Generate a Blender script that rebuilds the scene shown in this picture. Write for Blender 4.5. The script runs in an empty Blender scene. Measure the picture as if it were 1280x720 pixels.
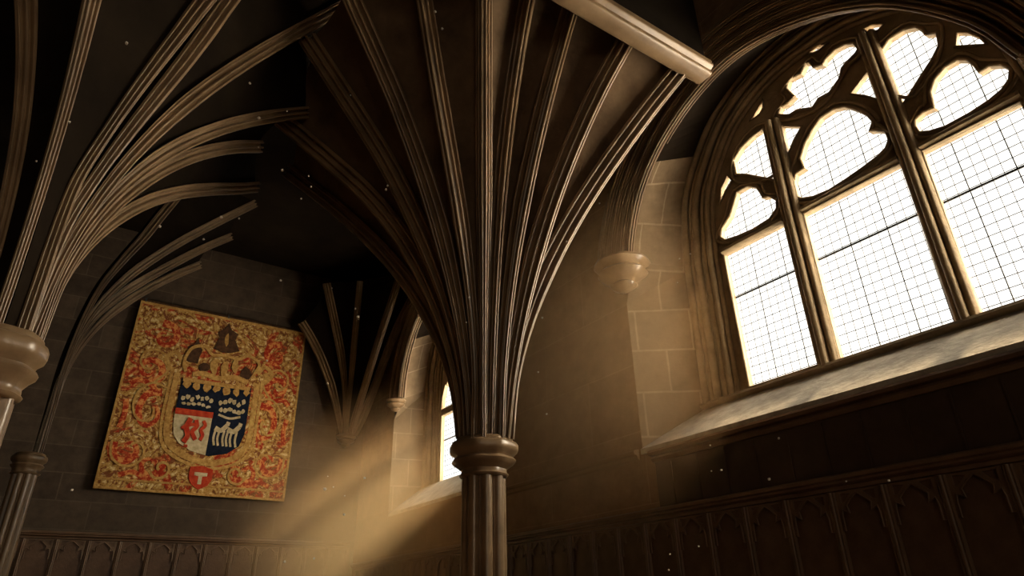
import bpy, bmesh, math, random
from mathutils import Vector, Matrix
from mathutils.geometry import tessellate_polygon
random.seed(7)
SC = bpy.context.scene
COL = SC.collection

# ------------------------------------------------------------------ camera
cam_d = bpy.data.cameras.new('camera')
cam_d.sensor_width = 36.0
cam_d.lens = 36.0 * 818.0 / 1280.0
cam_d.clip_start = 0.05
cam = bpy.data.objects.new('camera', cam_d)
COL.objects.link(cam)
R = Matrix(((0.83169471, -0.23350804, -0.50374388),
            (-0.55490478, -0.38076982, -0.73965873),
            (-0.01909421, 0.89470014, -0.44625897)))
cam.matrix_world = Matrix.Translation((0, 0, 1.6)) @ R.to_4x4()
SC.camera = cam

# ------------------------------------------------------------------ light
SKY_FAR = 1.8
SKY_FILL = 23.0  # added brightness on the side of the sky the camera never sees
SUN = 19.0
w = bpy.data.worlds.new('sky'); SC.world = w
w.use_nodes = True
bg = w.node_tree.nodes['Background']
bg.inputs[1].default_value = 1.0
_wn = w.node_tree.nodes; _wl = w.node_tree.links
_tc = _wn.new('ShaderNodeTexCoord'); _sp = _wn.new('ShaderNodeSeparateXYZ'); _wl.new(_tc.outputs['Generated'], _sp.inputs[0])
_mr = _wn.new('ShaderNodeMapRange'); _mr.interpolation_type = 'SMOOTHSTEP'
_mr.inputs['From Min'].default_value = 0.05; _mr.inputs['From Max'].default_value = -0.30
_mr.inputs['To Min'].default_value = 0.0; _mr.inputs['To Max'].default_value = 1.0
_wl.new(_sp.outputs['Y'], _mr.inputs['Value'])
_mx = _wn.new('ShaderNodeMixRGB')
_mx.inputs[1].default_value = (SKY_FAR, SKY_FAR * .985, SKY_FAR * .95, 1)          # pale overcast part of the sky
_mx.inputs[2].default_value = (SKY_FILL, SKY_FILL * .84, SKY_FILL * .63, 1)           # unseen side of the sky, brightened to light the interior
_wl.new(_mr.outputs[0], _mx.inputs[0]); _wl.new(_mx.outputs[0], bg.inputs[0])
w.cycles.sampling_method = 'MANUAL'
w.cycles.sample_map_resolution = 256

def light(name, kind, **kw):
    d = bpy.data.lights.new(name, kind)
    o = bpy.data.objects.new(name, d)
    COL.objects.link(o)
    for k, v in kw.items():
        setattr(d, k, v)
    return o
sun = light('sun', 'SUN', energy=SUN, angle=math.radians(5), color=(1.0, 0.72, 0.42))
sun_to = Vector((-0.763, -0.02, -0.647))
sun.rotation_euler = sun_to.to_track_quat('-Z', 'Y').to_euler()
def portal(name, y, z, wy, wz):
    o = light(name, 'AREA', shape='RECTANGLE', size=wz, size_y=wy, energy=1.0)
    o.data.cycles.is_portal = True
    o.location = (7.62, y, z)
    # area light shines along local -Z : make that world -X, local X -> world Z
    o.matrix_world = Matrix(((0, 0, 1, 7.62), (0, 1, 0, y), (-1, 0, 0, z), (0, 0, 0, 1)))
portal('daylight_portal', 3.3, 6.4, 4.6, 5.0)
portal('daylight_portal', 12.4, 6.2, 3.4, 4.4)
portal('daylight_portal', -5.8, 6.2, 3.4, 4.4)

end = light('end_fill_light', 'AREA', shape='RECTANGLE', size=6, size_y=4, energy=110, color=(1.0, .80, .56))  # added fill lamp behind the camera; the end wall has no window
end.location = (-1.0, -9.0, 5.0); end.rotation_euler = (math.radians(90), 0, 0)
vs = SC.view_settings
vs.view_transform = 'Standard'; vs.look = 'None'; vs.gamma = 1.0; vs.use_curve_mapping = False
vs.exposure = 0.1
SC.cycles.use_denoising = True
SC.cycles.max_bounces = 6
SC.cycles.diffuse_bounces = 4
SC.cycles.volume_bounces = 1
SC.cycles.transparent_max_bounces = 16
SC.cycles.sample_clamp_indirect = 4.0
SC.cycles.volume_step_rate = 2.0
SC.cycles.volume_max_steps = 256

# ------------------------------------------------------------------ helpers
def mat(name, col, rough=0.85, col2=None, scale=3.0, bump=0.0, bscale=20.0, spec=0.3, metal=0.0):
    m = bpy.data.materials.new(name); m.use_nodes = True
    nt = m.node_tree; N = nt.nodes; L = nt.links
    b = N['Principled BSDF']
    b.inputs['Roughness'].default_value = rough
    b.inputs['Specular IOR Level'].default_value = spec
    b.inputs['Metallic'].default_value = metal
    if col2 is None:
        b.inputs['Base Color'].default_value = (*col, 1)
    else:
        tc = N.new('ShaderNodeTexCoord')
        n = N.new('ShaderNodeTexNoise'); n.inputs['Scale'].default_value = scale
        n.inputs['Detail'].default_value = 6; n.inputs['Roughness'].default_value = 0.65
        L.new(tc.outputs['Object'], n.inputs['Vector'])
        r = N.new('ShaderNodeValToRGB')
        r.color_ramp.elements[0].position = 0.35; r.color_ramp.elements[0].color = (*col, 1)
        r.color_ramp.elements[1].position = 0.68; r.color_ramp.elements[1].color = (*col2, 1)
        L.new(n.outputs['Fac'], r.inputs['Fac']); L.new(r.outputs['Color'], b.inputs['Base Color'])
    if bump:
        tc = N.new('ShaderNodeTexCoord')
        n = N.new('ShaderNodeTexNoise'); n.inputs['Scale'].default_value = bscale; n.inputs['Detail'].default_value = 5
        L.new(tc.outputs['Object'], n.inputs['Vector'])
        bp = N.new('ShaderNodeBump'); bp.inputs['Strength'].default_value = bump; bp.inputs['Distance'].default_value = 0.02
        L.new(n.outputs['Fac'], bp.inputs['Height']); L.new(bp.outputs['Normal'], b.inputs['Normal'])
    return m

def brick(name, c1, c2, mortar, bw, rh, ms=0.012, offs=(0, 0)):
    m = bpy.data.materials.new(name); m.use_nodes = True
    nt = m.node_tree; N = nt.nodes; L = nt.links; b = N['Principled BSDF']
    b.inputs['Roughness'].default_value = 0.9; b.inputs['Specular IOR Level'].default_value = 0.2
    uv = N.new('ShaderNodeUVMap')
    mp = N.new('ShaderNodeMapping'); mp.inputs['Location'].default_value = (offs[0], offs[1], 0)
    L.new(uv.outputs[0], mp.inputs[0])
    dn = N.new('ShaderNodeTexNoise'); dn.inputs['Scale'].default_value = 2.5; dn.inputs['Detail'].default_value = 4
    L.new(mp.outputs[0], dn.inputs['Vector'])
    mx = N.new('ShaderNodeMixRGB'); mx.blend_type = 'ADD'; mx.inputs[0].default_value = 0.025
    L.new(mp.outputs[0], mx.inputs[1]); L.new(dn.outputs['Color'], mx.inputs[2])
    t = N.new('ShaderNodeTexBrick')
    t.inputs['Scale'].default_value = 1.0; t.inputs['Brick Width'].default_value = bw
    t.inputs['Row Height'].default_value = rh; t.inputs['Mortar Size'].default_value = ms
    t.inputs['Mortar Smooth'].default_value = 0.4
    t.inputs['Color1'].default_value = (*c1, 1); t.inputs['Color2'].default_value = (*c2, 1)
    t.inputs['Mortar'].default_value = (*mortar, 1)
    L.new(mx.outputs[0], t.inputs['Vector'])
    n2 = N.new('ShaderNodeTexNoise'); n2.inputs['Scale'].default_value = 3.0; n2.inputs['Detail'].default_value = 8
    n2.inputs['Roughness'].default_value = 0.7
    L.new(mp.outputs[0], n2.inputs['Vector'])
    r = N.new('ShaderNodeValToRGB')
    r.color_ramp.elements[0].position = 0.3; r.color_ramp.elements[0].color = (0.62, 0.6, 0.58, 1)
    r.color_ramp.elements[1].position = 0.7; r.color_ramp.elements[1].color = (1.1, 1.08, 1.05, 1)
    L.new(n2.outputs['Fac'], r.inputs['Fac'])
    mu = N.new('ShaderNodeMixRGB'); mu.blend_type = 'MULTIPLY'; mu.inputs[0].default_value = 1
    L.new(t.outputs['Color'], mu.inputs[1]); L.new(r.outputs['Color'], mu.inputs[2])
    L.new(mu.outputs[0], b.inputs['Base Color'])
    bp = N.new('ShaderNodeBump'); bp.inputs['Strength'].default_value = 0.4; bp.inputs['Distance'].default_value = 0.02
    L.new(n2.outputs['Fac'], bp.inputs['Height']); L.new(bp.outputs['Normal'], b.inputs['Normal'])
    return m

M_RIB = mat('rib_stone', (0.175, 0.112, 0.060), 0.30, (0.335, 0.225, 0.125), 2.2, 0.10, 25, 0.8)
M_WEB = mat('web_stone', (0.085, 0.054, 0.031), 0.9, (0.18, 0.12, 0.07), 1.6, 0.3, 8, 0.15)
M_CEIL_SHADE = mat('ceiling_and_shade_stone', (0.008, 0.005, 0.003), 0.95, (0.018, 0.012, 0.007), 1.2, spec=0.1)  # near-black; also used as painted shade on side webs, recess tops and beam wall
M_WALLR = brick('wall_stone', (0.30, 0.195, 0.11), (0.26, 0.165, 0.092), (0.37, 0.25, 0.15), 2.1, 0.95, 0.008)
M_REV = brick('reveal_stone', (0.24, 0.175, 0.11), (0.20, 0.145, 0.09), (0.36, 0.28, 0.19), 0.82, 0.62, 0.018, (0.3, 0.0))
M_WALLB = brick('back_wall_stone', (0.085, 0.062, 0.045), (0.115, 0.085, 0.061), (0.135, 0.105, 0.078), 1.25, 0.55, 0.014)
M_TRAC = mat('tracery_stone', (0.22, 0.16, 0.09), 0.7, (0.36, 0.27, 0.16), 4.0, 0.25, 25, 0.35)
M_SILL = mat('sill_stone', (0.30, 0.27, 0.22), 0.85, (0.52, 0.48, 0.40), 4.0, 0.5, 12, 0.25)
M_LEAD = mat('lead', (0.06, 0.06, 0.06), 0.6)
M_WOOD = mat('oak_panel', (0.085, 0.045, 0.025), 0.42, (0.15, 0.085, 0.05), 3.0, 0.15, 30, 0.4)
M_WOOD2 = mat('oak_frame', (0.12, 0.068, 0.038), 0.42, (0.19, 0.115, 0.065), 3.0, 0.15, 30, 0.45)
M_BOARD = mat('dark_boarding', (0.04, 0.024, 0.015), 0.6, (0.07, 0.042, 0.026), 2.0, spec=0.3)
M_FLOOR = mat('floor_boards', (0.10, 0.06, 0.035), 0.6, (0.16, 0.10, 0.06), 1.5, spec=0.3)
M_PLAIN = mat('plain_dark_wall', (0.05, 0.036, 0.025), 0.95, (0.08, 0.06, 0.04), 1.0)

M_GLASS = bpy.data.materials.new('old_clear_glass'); M_GLASS.use_nodes = True
_n = M_GLASS.node_tree.nodes; _l = M_GLASS.node_tree.links; _n.clear()
_o = _n.new('ShaderNodeOutputMaterial'); _m = _n.new('ShaderNodeMixShader'); _m.inputs[0].default_value = 0.05
_t = _n.new('ShaderNodeBsdfTransparent'); _t.inputs[0].default_value = (0.96, 0.97, 0.96, 1)
_g = _n.new('ShaderNodeBsdfGlossy'); _g.inputs['Roughness'].default_value = 0.15
_l.new(_t.outputs[0], _m.inputs[1]); _l.new(_g.outputs[0], _m.inputs[2]); _l.new(_m.outputs[0], _o.inputs[0])

class MB:
    def __init__(s): s.v = []; s.f = []; s.uv = []
    def face(s, idx, uv=None):
        s.f.append(tuple(idx)); s.uv.append(uv)
    def add(s, pts): 
        n = len(s.v); s.v += [tuple(p) for p in pts]; return list(range(n, n + len(pts)))
    def quad(s, a, b, c, d, uv=None):
        s.face(s.add([a, b, c, d]), uv)
    def box(s, x0, x1, y0, y1, z0, z1, bev=0.0):
        if x0 > x1: x0, x1 = x1, x0
        if y0 > y1: y0, y1 = y1, y0
        if z0 > z1: z0, z1 = z1, z0
        i = s.add([(x0, y0, z0), (x1, y0, z0), (x1, y1, z0), (x0, y1, z0), (x0, y0, z1), (x1, y0, z1), (x1, y1, z1), (x0, y1, z1)])
        for q in ((0, 3, 2, 1), (4, 5, 6, 7), (0, 1, 5, 4), (1, 2, 6, 5), (2, 3, 7, 6), (3, 0, 4, 7)):
            s.face([i[k] for k in q])
    def build(s, name, m, parent=None, smooth=False, loc=None):
        me = bpy.data.meshes.new(name)
        me.from_pydata(s.v, [], s.f)
        if any(u is not None for u in s.uv):
            ul = me.uv_layers.new(name='UVMap')
            k = 0
            for f, u in zip(s.f, s.uv):
                for j in range(len(f)):
                    if u is not None: ul.data[k].uv = u[j]
                    k += 1
        me.validate()
        bm = bmesh.new(); bm.from_mesh(me)
        bmesh.ops.recalc_face_normals(bm, faces=bm.faces)
        bm.to_mesh(me); bm.free()
        me.materials.append(m)
        if smooth:
            me.polygons.foreach_set('use_smooth', [True] * len(me.polygons))
            try: me.set_sharp_from_angle(angle=math.radians(42))
            except Exception: pass
        o = bpy.data.objects.new(name, me); COL.objects.link(o)
        if parent is not None:
            o.parent = parent
            o.matrix_parent_inverse = Matrix.Translation(-parent.location)
        return o

def tag(o, label, cat, group=None, kind=None):
    if label: o['label'] = label
    if cat: o['category'] = cat
    if group: o['group'] = group
    if kind: o['kind'] = kind
    return o
def thing(name, loc, label, cat, group=None, kind=None):
    o = bpy.data.objects.new(name, None); COL.objects.link(o); o.location = loc
    o.empty_display_size = 0.2
    return tag(o, label, cat, group, kind)
def struct(name, mb, m, label=None, cat=None, **k):
    o = mb.build(name, m, **k); o['kind'] = 'structure'
    return tag(o, label, cat)

def arc(cx, cy, r, a0, a1, n=6):
    return [(cx + r * math.cos(math.radians(a0 + (a1 - a0) * i / n)), cy + r * math.sin(math.radians(a0 + (a1 - a0) * i / n))) for i in range(n + 1)]

def rib_profile():
    half = [(0.46, -0.70), (0.46, -0.62)] + arc(0.45, -0.50, 0.075, -80, 180, 7) + [(0.28, -0.52), (0.12, -0.48), (0.10, -0.22), (0.22, -0.17)] \
        + arc(0.30, -0.06, 0.08, -90, 175, 7) + [(0.14, -0.08), (0.045, -0.03), (0.045, 0.17)] \
        + arc(0.12, 0.32, 0.085, -110, 170, 7) + [(0.025, 0.22)]
    return half + [(-u, v) for u, v in reversed(half)]
RIB = rib_profile()
def roll_profile(r=1.0):
    return arc(0, 0, r, 0, 360, 11)[:-1]

def catmull(pts, n=6, closed=False):
    P = [Vector(p) for p in pts]; out = []; N = len(P)
    for i in range(N if closed else N - 1):
        if closed: a, b, c, d = P[(i - 1) % N], P[i], P[(i + 1) % N], P[(i + 2) % N]
        else:
            b, c = P[i], P[i + 1]
            a = P[i - 1] if i > 0 else b * 2 - c
            d = P[i + 2] if i + 2 < N else c * 2 - b
        for k in range(n):
            t = k / n
            out.append(0.5 * ((2 * b) + (c - a) * t + (2 * a - 5 * b + 4 * c - d) * t * t + (-a + 3 * b - 3 * c + d) * t ** 3))
    if not closed: out.append(P[-1])
    return out

def sweep(mb, path, prof, nrm, scale=1.0, closed=False, caps=True):
    """prof (u across, v along normal); nrm vector or list; scale float or list"""
    n = len(path); rings = []
    for i, p in enumerate(path):
        p = Vector(p)
        if closed: t = Vector(path[(i + 1) % n]) - Vector(path[i - 1])
        else: t = Vector(path[min(i + 1, n - 1)]) - Vector(path[max(i - 1, 0)])
        t.normalize()
        N = Vector(nrm[i] if isinstance(nrm, list) else nrm)
        N = (N - t * N.dot(t)).normalized(); B = t.cross(N)
        s = scale[i] if isinstance(scale, list) else scale
        rings.append(mb.add([p + (B * u + N * v) * s for u, v in prof]))
    m = len(prof)
    for i in range(n if closed else n - 1):
        a, b = rings[i], rings[(i + 1) % n]
        for j in range(m):
            mb.face([a[j], a[(j + 1) % m], b[(j + 1) % m], b[j]])
    if caps and not closed:
        mb.face(rings[0][::-1]); mb.face(rings[-1])

def lathe(mb, cx, cy, prof, n=48, lob=None):
    rings = []
    for r, z in prof:
        pts = []
        for k in range(n):
            a = 2 * math.pi * k / n
            rr = r * (1 + (lob(a, z) if lob else 0))
            pts.append((cx + rr * math.cos(a), cy + rr * math.sin(a), z))
        rings.append(mb.add(pts))
    for a, b in zip(rings, rings[1:]):
        for k in range(n): mb.face([a[k], a[(k + 1) % n], b[(k + 1) % n], b[k]])
    mb.face(rings[0][::-1]); mb.face(rings[-1])

def plate(mb, outer, holes, x0, x1, faces=True):
    """(y,z) polygons extruded between x0 (front) and x1 (back)"""
    loops = [outer] + holes
    flat = [p for l in loops for p in l]
    tri = tessellate_polygon([[Vector((p[0], p[1], 0)) for p in l] for l in loops])
    for x in (x0, x1):
        idx = mb.add([(x, p[0], p[1]) for p in flat])
        for t in tri: mb.face([idx[k] for k in t], [(flat[k][0], flat[k][1]) for k in t])
    for l in loops:
        n = len(l)
        for i in range(n):
            a, b = l[i], l[(i + 1) % n]
            mb.quad((x0, *a), (x0, *b), (x1, *b), (x1, *a), [(x0, a[1]), (x0, b[1]), (x1, b[1]), (x1, a[1])])

def ell(cy, a, z0, h, n=28, pw=1.0):
    out = []
    for i in range(n + 1):
        t = math.pi * i / n
        out.append((cy + a * math.cos(t), z0 + h * math.sin(t) ** pw))
    return out

def resample(pts, n):
    P = [Vector(p) for p in pts]; d = [0]
    for a, b in zip(P, P[1:]): d.append(d[-1] + (b - a).length)
    out = []
    for i in range(n):
        s = d[-1] * i / (n - 1); k = 0
        while k < len(P) - 2 and d[k + 1] < s: k += 1
        q = (s - d[k]) / max(1e-9, d[k + 1] - d[k]); out.append(P[k].lerp(P[k + 1], min(1, q)))
    return out

# ------------------------------------------------------------------ room shell
WX = 6.37; BY = 16.5; LX = -8.5; FY = -9.5; TOP = 10.2
m = MB(); m.box(LX - .3, WX + .02, FY - .3, BY + .3, -0.2, 0)
struct('floor', m, M_FLOOR, 'dark boarded hall floor below the view', 'floor')
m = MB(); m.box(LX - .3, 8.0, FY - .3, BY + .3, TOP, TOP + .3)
struct('ceiling', m, M_CEIL_SHADE, 'near-black stone ceiling above the ribs', 'ceiling')
m = MB(); m.box(LX - .3, LX, FY, BY, 0, TOP); struct('wall_left', m, M_PLAIN, 'dark side wall beyond the left row of piers', 'wall')
m = MB(); m.box(LX - .3, WX, FY - .3, FY, 0, TOP); struct('wall_front', m, M_PLAIN, 'dark end wall behind the viewer', 'wall')
m = MB()
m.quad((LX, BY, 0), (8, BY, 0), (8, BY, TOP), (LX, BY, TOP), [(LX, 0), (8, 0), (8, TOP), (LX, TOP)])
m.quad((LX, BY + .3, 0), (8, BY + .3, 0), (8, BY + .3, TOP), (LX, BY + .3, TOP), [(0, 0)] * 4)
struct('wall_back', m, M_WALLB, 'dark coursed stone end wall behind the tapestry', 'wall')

# recess outlines in the wall plane (start at far jamb bottom, over the arch, to near jamb bottom)
def recess(far, near, zb, zs, cy, a, h):
    return [(far, zb), (far, zs - .12), (cy + a, zs)] + ell(cy, a, zs, h)[1:-1] + [(cy - a, zs), (near, zs - .12), (near, zb)]
ARCH1 = [tuple(p) for p in catmull([(6.10, 6.30), (5.98, 6.75), (5.74, 7.28), (5.36, 7.74), (4.92, 8.06), (4.42, 8.29), (3.87, 8.40), (3.34, 8.34), (2.77, 8.13), (2.24, 7.82), (1.74, 7.37), (1.24, 6.62), (1.02, 6.0)], 3)]
REC1 = [(6.33, 3.50), (6.33, 6.18)] + ARCH1 + [(0.98, 5.2), (0.98, 3.50)]
REC2 = recess(14.56, 10.3, 3.70, 6.30, 12.43, 1.72, 2.1)
REC3 = recess(-3.6, -7.9, 3.70, 6.30, -5.75, 1.72, 2.1)
m = MB()
outer = [(FY, 0), (BY, 0), (BY, TOP), (FY, TOP)]
loops = [outer, REC1, REC2, REC3]
flat = [p for l in loops for p in l]
tri = tessellate_polygon([[Vector((p[0], p[1], 0)) for p in l] for l in loops])
idx = m.add([(WX, *p) for p in flat])
for t in tri: m.face([idx[k] for k in t], [(flat[k][0], flat[k][1]) for k in t])
WIN1 = [(5.78, 4.10), (5.76, 5.2), (5.74, 6.24)] + [tuple(p) for p in catmull([(5.74, 6.24), (5.60, 7.30), (5.22, 8.0), (4.75, 8.52), (4.03, 8.88), (3.25, 8.98), (2.45, 8.88), (1.70, 8.52), (1.22, 8.0), (.84, 7.3), (.70, 6.24)], 4)[1:]] + [(.68, 5.2), (.66, 4.10)]
def win_outline(cy, a, zb, zs, h):
    return [(cy + a, zb), (cy + a, zs)] + ell(cy, a, zs, h, 20, 0.9)[1:-1] + [(cy - a, zs), (cy - a, zb)]
WIN2 = win_outline(12.4, 1.95, 4.30, 6.7, 2.0)
WIN3 = win_outline(-5.75, 1.95, 4.30, 6.7, 2.0)
def reveal(rec, win, wx=7.15):
    mm = MB(); top = MB()
    A = resample(rec, 61); B = resample(win, 61)
    # keep jamb corners aligned: resample jamb and arch separately
    def split(o):
        k = max(range(len(o)), key=lambda i: -abs(o[i][1] - 6.3) + (10 if i < len(o) / 2 else 0))
        k2 = max(range(len(o)), key=lambda i: -abs(o[i][1] - 6.3) + (10 if i >= len(o) / 2 else 0))
        return resample(o[:k + 1], 5)[:-1] + resample(o[k:k2 + 1], 50) + resample(o[k2:], 5)[1:]
    A = split(rec); B = split(win)
    s = 0
    for i in range(len(A) - 1):
        a, b = A[i], A[i + 1]; c, d = B[i], B[i + 1]
        if i < 4 or i >= len(A) - 5:
            uvs = [(0, a[1]), (0, b[1]), (1.0, d[1]), (1.0, c[1])]
        else:
            ds = (b - a).length; uvs = [(0, s), (0, s + ds), (1.0, s + ds), (1.0, s)]; s += ds
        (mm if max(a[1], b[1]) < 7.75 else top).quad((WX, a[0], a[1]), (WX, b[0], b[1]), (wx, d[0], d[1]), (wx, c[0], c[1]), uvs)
    return mm, top
wr = struct('wall_right', m, M_WALLR, 'brown stone wall pierced by the arched window recesses', 'wall')
for i, (a, b) in enumerate(((REC1, WIN1), (REC2, WIN2), (REC3, WIN3))):
    lo, up = reveal(a, b); lo.build('window_recess', M_REV, wr); up.build('recess_vault', M_CEIL_SHADE, wr)  # top of each recess coloured near-black to stand for shade
# outer skin so that no light leaks round the windows
m = MB()
SKIN = [outer, WIN1, WIN2, WIN3]
flat = [p for l in SKIN for p in l]
tri = tessellate_polygon([[Vector((p[0], p[1], 0)) for p in l] for l in SKIN])
idx = m.add([(7.42, *p) for p in flat])
for t in tri: m.face([idx[k] for k in t], [(flat[k][0], flat[k][1]) for k in t])
for wn in (WIN1, WIN2, WIN3):
    for a, b in zip(wn, wn[1:] + wn[:1]):
        m.quad((7.15, *a), (7.15, *b), (7.42, *b), (7.42, *a), [(0, 0)] * 4)
m.build('outer_masonry', M_WALLR, wr)

# ------------------------------------------------------------------ big window
H = {
 "light_1": [(5.109, 6.187), (4.106, 6.182), (4.106, 4.21), (5.094, 4.21)],
 "light_2": [(3.81, 6.16), (2.547, 6.157), (2.56, 4.19), (3.82, 4.19)],
 "light_3": [(2.30, 6.164), (1.327, 6.143), (1.327, 4.18), (2.32, 4.18)],
 "head_1": [(5.102, 6.487), (5.06, 6.602), (4.889, 6.718), (4.785, 6.868), (4.697, 7.027), (4.519, 7.027), (4.386, 6.93), (4.347, 6.805), (4.319, 6.705), (4.225, 6.684), (4.14, 6.569), (4.166, 6.454), (4.299, 6.366), (4.568, 6.345), (4.838, 6.369), (5.037, 6.41)],
 "head_2": [(3.847, 6.497), (3.846, 6.625), (3.778, 6.779), (3.639, 6.79), (3.656, 6.965), (3.555, 7.131), (3.40, 7.27), (3.26, 7.361), (3.086, 7.368), (2.936, 7.305), (2.816, 7.149), (2.726, 7.002), (2.694, 6.885), (2.762, 6.777), (2.695, 6.745), (2.595, 6.66), (2.593, 6.538), (2.652, 6.459), (2.762, 6.413), (2.975, 6.371), (3.192, 6.34), (3.418, 6.32), (3.631, 6.346), (3.788, 6.41)],
 "head_3": [(2.27, 6.519), (2.255, 6.596), (2.159, 6.629), (2.033, 6.608), (2.022, 6.718), (2.011, 6.828), (1.932, 6.946), (1.801, 7.019), (1.673, 7.017), (1.591, 6.947), (1.561, 6.847), (1.54, 6.719), (1.439, 6.729), (1.344, 6.663), (1.299, 6.569), (1.341, 6.465), (1.429, 6.398), (1.555, 6.359), (1.76, 6.333), (2.008, 6.332), (2.165, 6.376), (2.255, 6.43)],
 "upper_left": [(4.639, 7.33), (4.636, 7.566), (4.482, 7.686), (4.254, 7.751), (4.061, 7.763), (4.059, 7.402), (4.044, 7.045), (4.1, 6.90), (4.274, 7.052), (4.506, 7.248)],
 "sliver_1": [(5.009, 7.03), (4.946, 7.246), (4.802, 7.395), (4.753, 7.275), (4.885, 7.174)],
 "tri_1": [(3.797, 7.611), (3.549, 7.426), (3.698, 7.296), (3.811, 7.151), (3.813, 7.341)],
 "sliver_2": [(4.235, 8.04), (3.981, 8.234), (4.01, 8.114), (4.077, 8.051)],
 "dagger_1": [(3.797, 7.845), (3.742, 7.913), (3.648, 7.896), (3.511, 7.936), (3.589, 8.144), (3.531, 8.247), (3.349, 8.209), (3.256, 8.315), (3.204, 8.292), (3.173, 8.173), (3.038, 8.114), (2.995, 8.167), (2.838, 8.212), (2.703, 8.183), (2.609, 8.117), (2.584, 8.006), (2.622, 7.969), (2.772, 7.923), (2.837, 7.89), (2.897, 7.766), (3.067, 7.66), (3.223, 7.677), (3.332, 7.603), (3.532, 7.719), (3.658, 7.723), (3.767, 7.804)],
 "sliver_3": [(3.153, 8.434), (3.105, 8.504), (2.908, 8.391), (3.058, 8.388)],
 "dagger_2": [(2.342, 7.741), (2.215, 7.831), (2.044, 7.826), (1.919, 7.76), (1.876, 7.67), (1.858, 7.572), (1.753, 7.508), (1.78, 7.342), (1.894, 7.222), (2.069, 7.089), (2.222, 6.963), (2.325, 6.89), (2.328, 7.173), (2.331, 7.465)],
 "sliver_4": [(2.438, 8.226), (2.338, 8.202), (2.21, 8.099), (2.295, 8.074), (2.397, 8.133)],
 "tri_2": [(2.817, 7.446), (2.56, 7.60), (2.545, 7.37), (2.55, 7.152), (2.67, 7.298)],
 "sliver_5": [(1.575, 7.355), (1.485, 7.271), (1.412, 7.13), (1.387, 7.018), (1.463, 7.075), (1.631, 7.204)],
}
def inset(poly, d):
    """move the outline of (y,z) polygon outward by d"""
    n = len(poly); A = sum(poly[i][0] * poly[(i + 1) % n][1] - poly[(i + 1) % n][0] * poly[i][1] for i in range(n))
    s = 1 if A > 0 else -1; out = []
    for i in range(n):
        a = Vector(poly[i - 1]); b = Vector(poly[i]); c = Vector(poly[(i + 1) % n])
        n1 = (b - a); n2 = (c - b)
        if n1.length < 1e-6 or n2.length < 1e-6: out.append(tuple(b)); continue
        n1.normalize(); n2.normalize()
        q = (n1 + n2)
        if q.length < 1e-3: out.append(tuple(b)); continue
        q.normalize(); nn = Vector((q[1], -q[0])) * s
        out.append(tuple(b + nn * d))
    return out
w1 = thing('window_1', (7.2, 3.4, 4.1), 'tall arched three-light traceried stone window with leaded panes', 'window', kind='structure')
m = MB()
plate(m, WIN1, [H[k] for k in H], 7.21, 7.28)
m.build('tracery_plate', M_TRAC, w1)
m = MB()
for k, poly in H.items():
    small = k.startswith('sliver') or k.startswith('tri')
    o1 = inset(poly, 0.012 if small else 0.02)
    path = [(7.20, p[0], p[1]) for p in o1]
    sweep(m, path, roll_profile(0.018 if small else 0.026), (-1, 0, 0), closed=True)
    if k.startswith('head') or k.startswith('dagger') or k.startswith('upper'):
        o2 = inset(poly, 0.085)
        cl = catmull([(7.185, p[0], p[1]) for p in o2[::2]], 3, True)
        sweep(m, [tuple(p) for p in cl], roll_profile(0.022), (-1, 0, 0), closed=True)
m.build('tracery_moulding', M_TRAC, w1, smooth=True)
# mullions (clustered rolls) rising into the tracery
def mullion(y0, y1, yt, z0, z1, zt, par, x=7.20):
    yc = (y0 + y1) / 2; hw = abs(y1 - y0) / 2
    prof = [(-hw, -.02), (-hw, .03)] + arc(-hw * .62, .045, hw * .28, 180, 20, 5) + [(-hw * .25, .05)] + arc(0, .10, hw * .33, 190, -10, 7) + [(hw * .25, .05)] + arc(hw * .62, .045, hw * .28, 160, 0, 5) + [(hw, .03), (hw, -.02)]
    mm = MB()
    sweep(mm, [(x, yc, z0), (x, yc, z1), (x, yt, zt)], prof, (-1, 0, 0))
    return mm.build('mullion', M_TRAC, par, smooth=True)
mullion(4.10, 3.82, 3.93, 4.12, 6.3, 7.75, w1)
mullion(2.55, 2.31, 2.44, 4.12, 6.3, 8.1, w1)
m = MB()
for (ya, yb) in ((5.12, 4.1), (3.82, 2.55), (2.31, 1.3)):
    sweep(m, [(7.19, ya, 6.235), (7.19, yb, 6.235)], [(-.05, -.03), (-.045, .02), (-.015, .05), (.02, .05), (.045, .015), (.05, -.03)], (-1, 0, 0))
m.build('transom', M_TRAC, w1, smooth=True)
# moulded arch and jamb orders
m = MB()
base = [(5.78, 4.12)] + WIN1[1:-1] + [(1.07, 4.12)]
def offs(path, d):
    P = [Vector(p) for p in path]; out = []
    for i, p in enumerate(P):
        t = (P[min(i + 1, len(P) - 1)] - P[max(i - 1, 0)]).normalized()
        out.append(p + Vector((-t[1], t[0])) * d)
    return out
sm = resample(WIN1, 90)
for d, x, r in ((0.03, 7.10, .05), (0.13, 7.13, .032), (0.22, 7.12, .055), (0.33, 7.16, .035), (0.42, 7.16, .05), (0.50, 7.185, .035)):
    pth = offs(sm, d)
    sweep(m, [(x, p[0], max(p[1], 4.13)) for p in pth], roll_profile(r), (-1, 0, 0))
m.build('arch_moulding', M_TRAC, w1, smooth=True)
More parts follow.
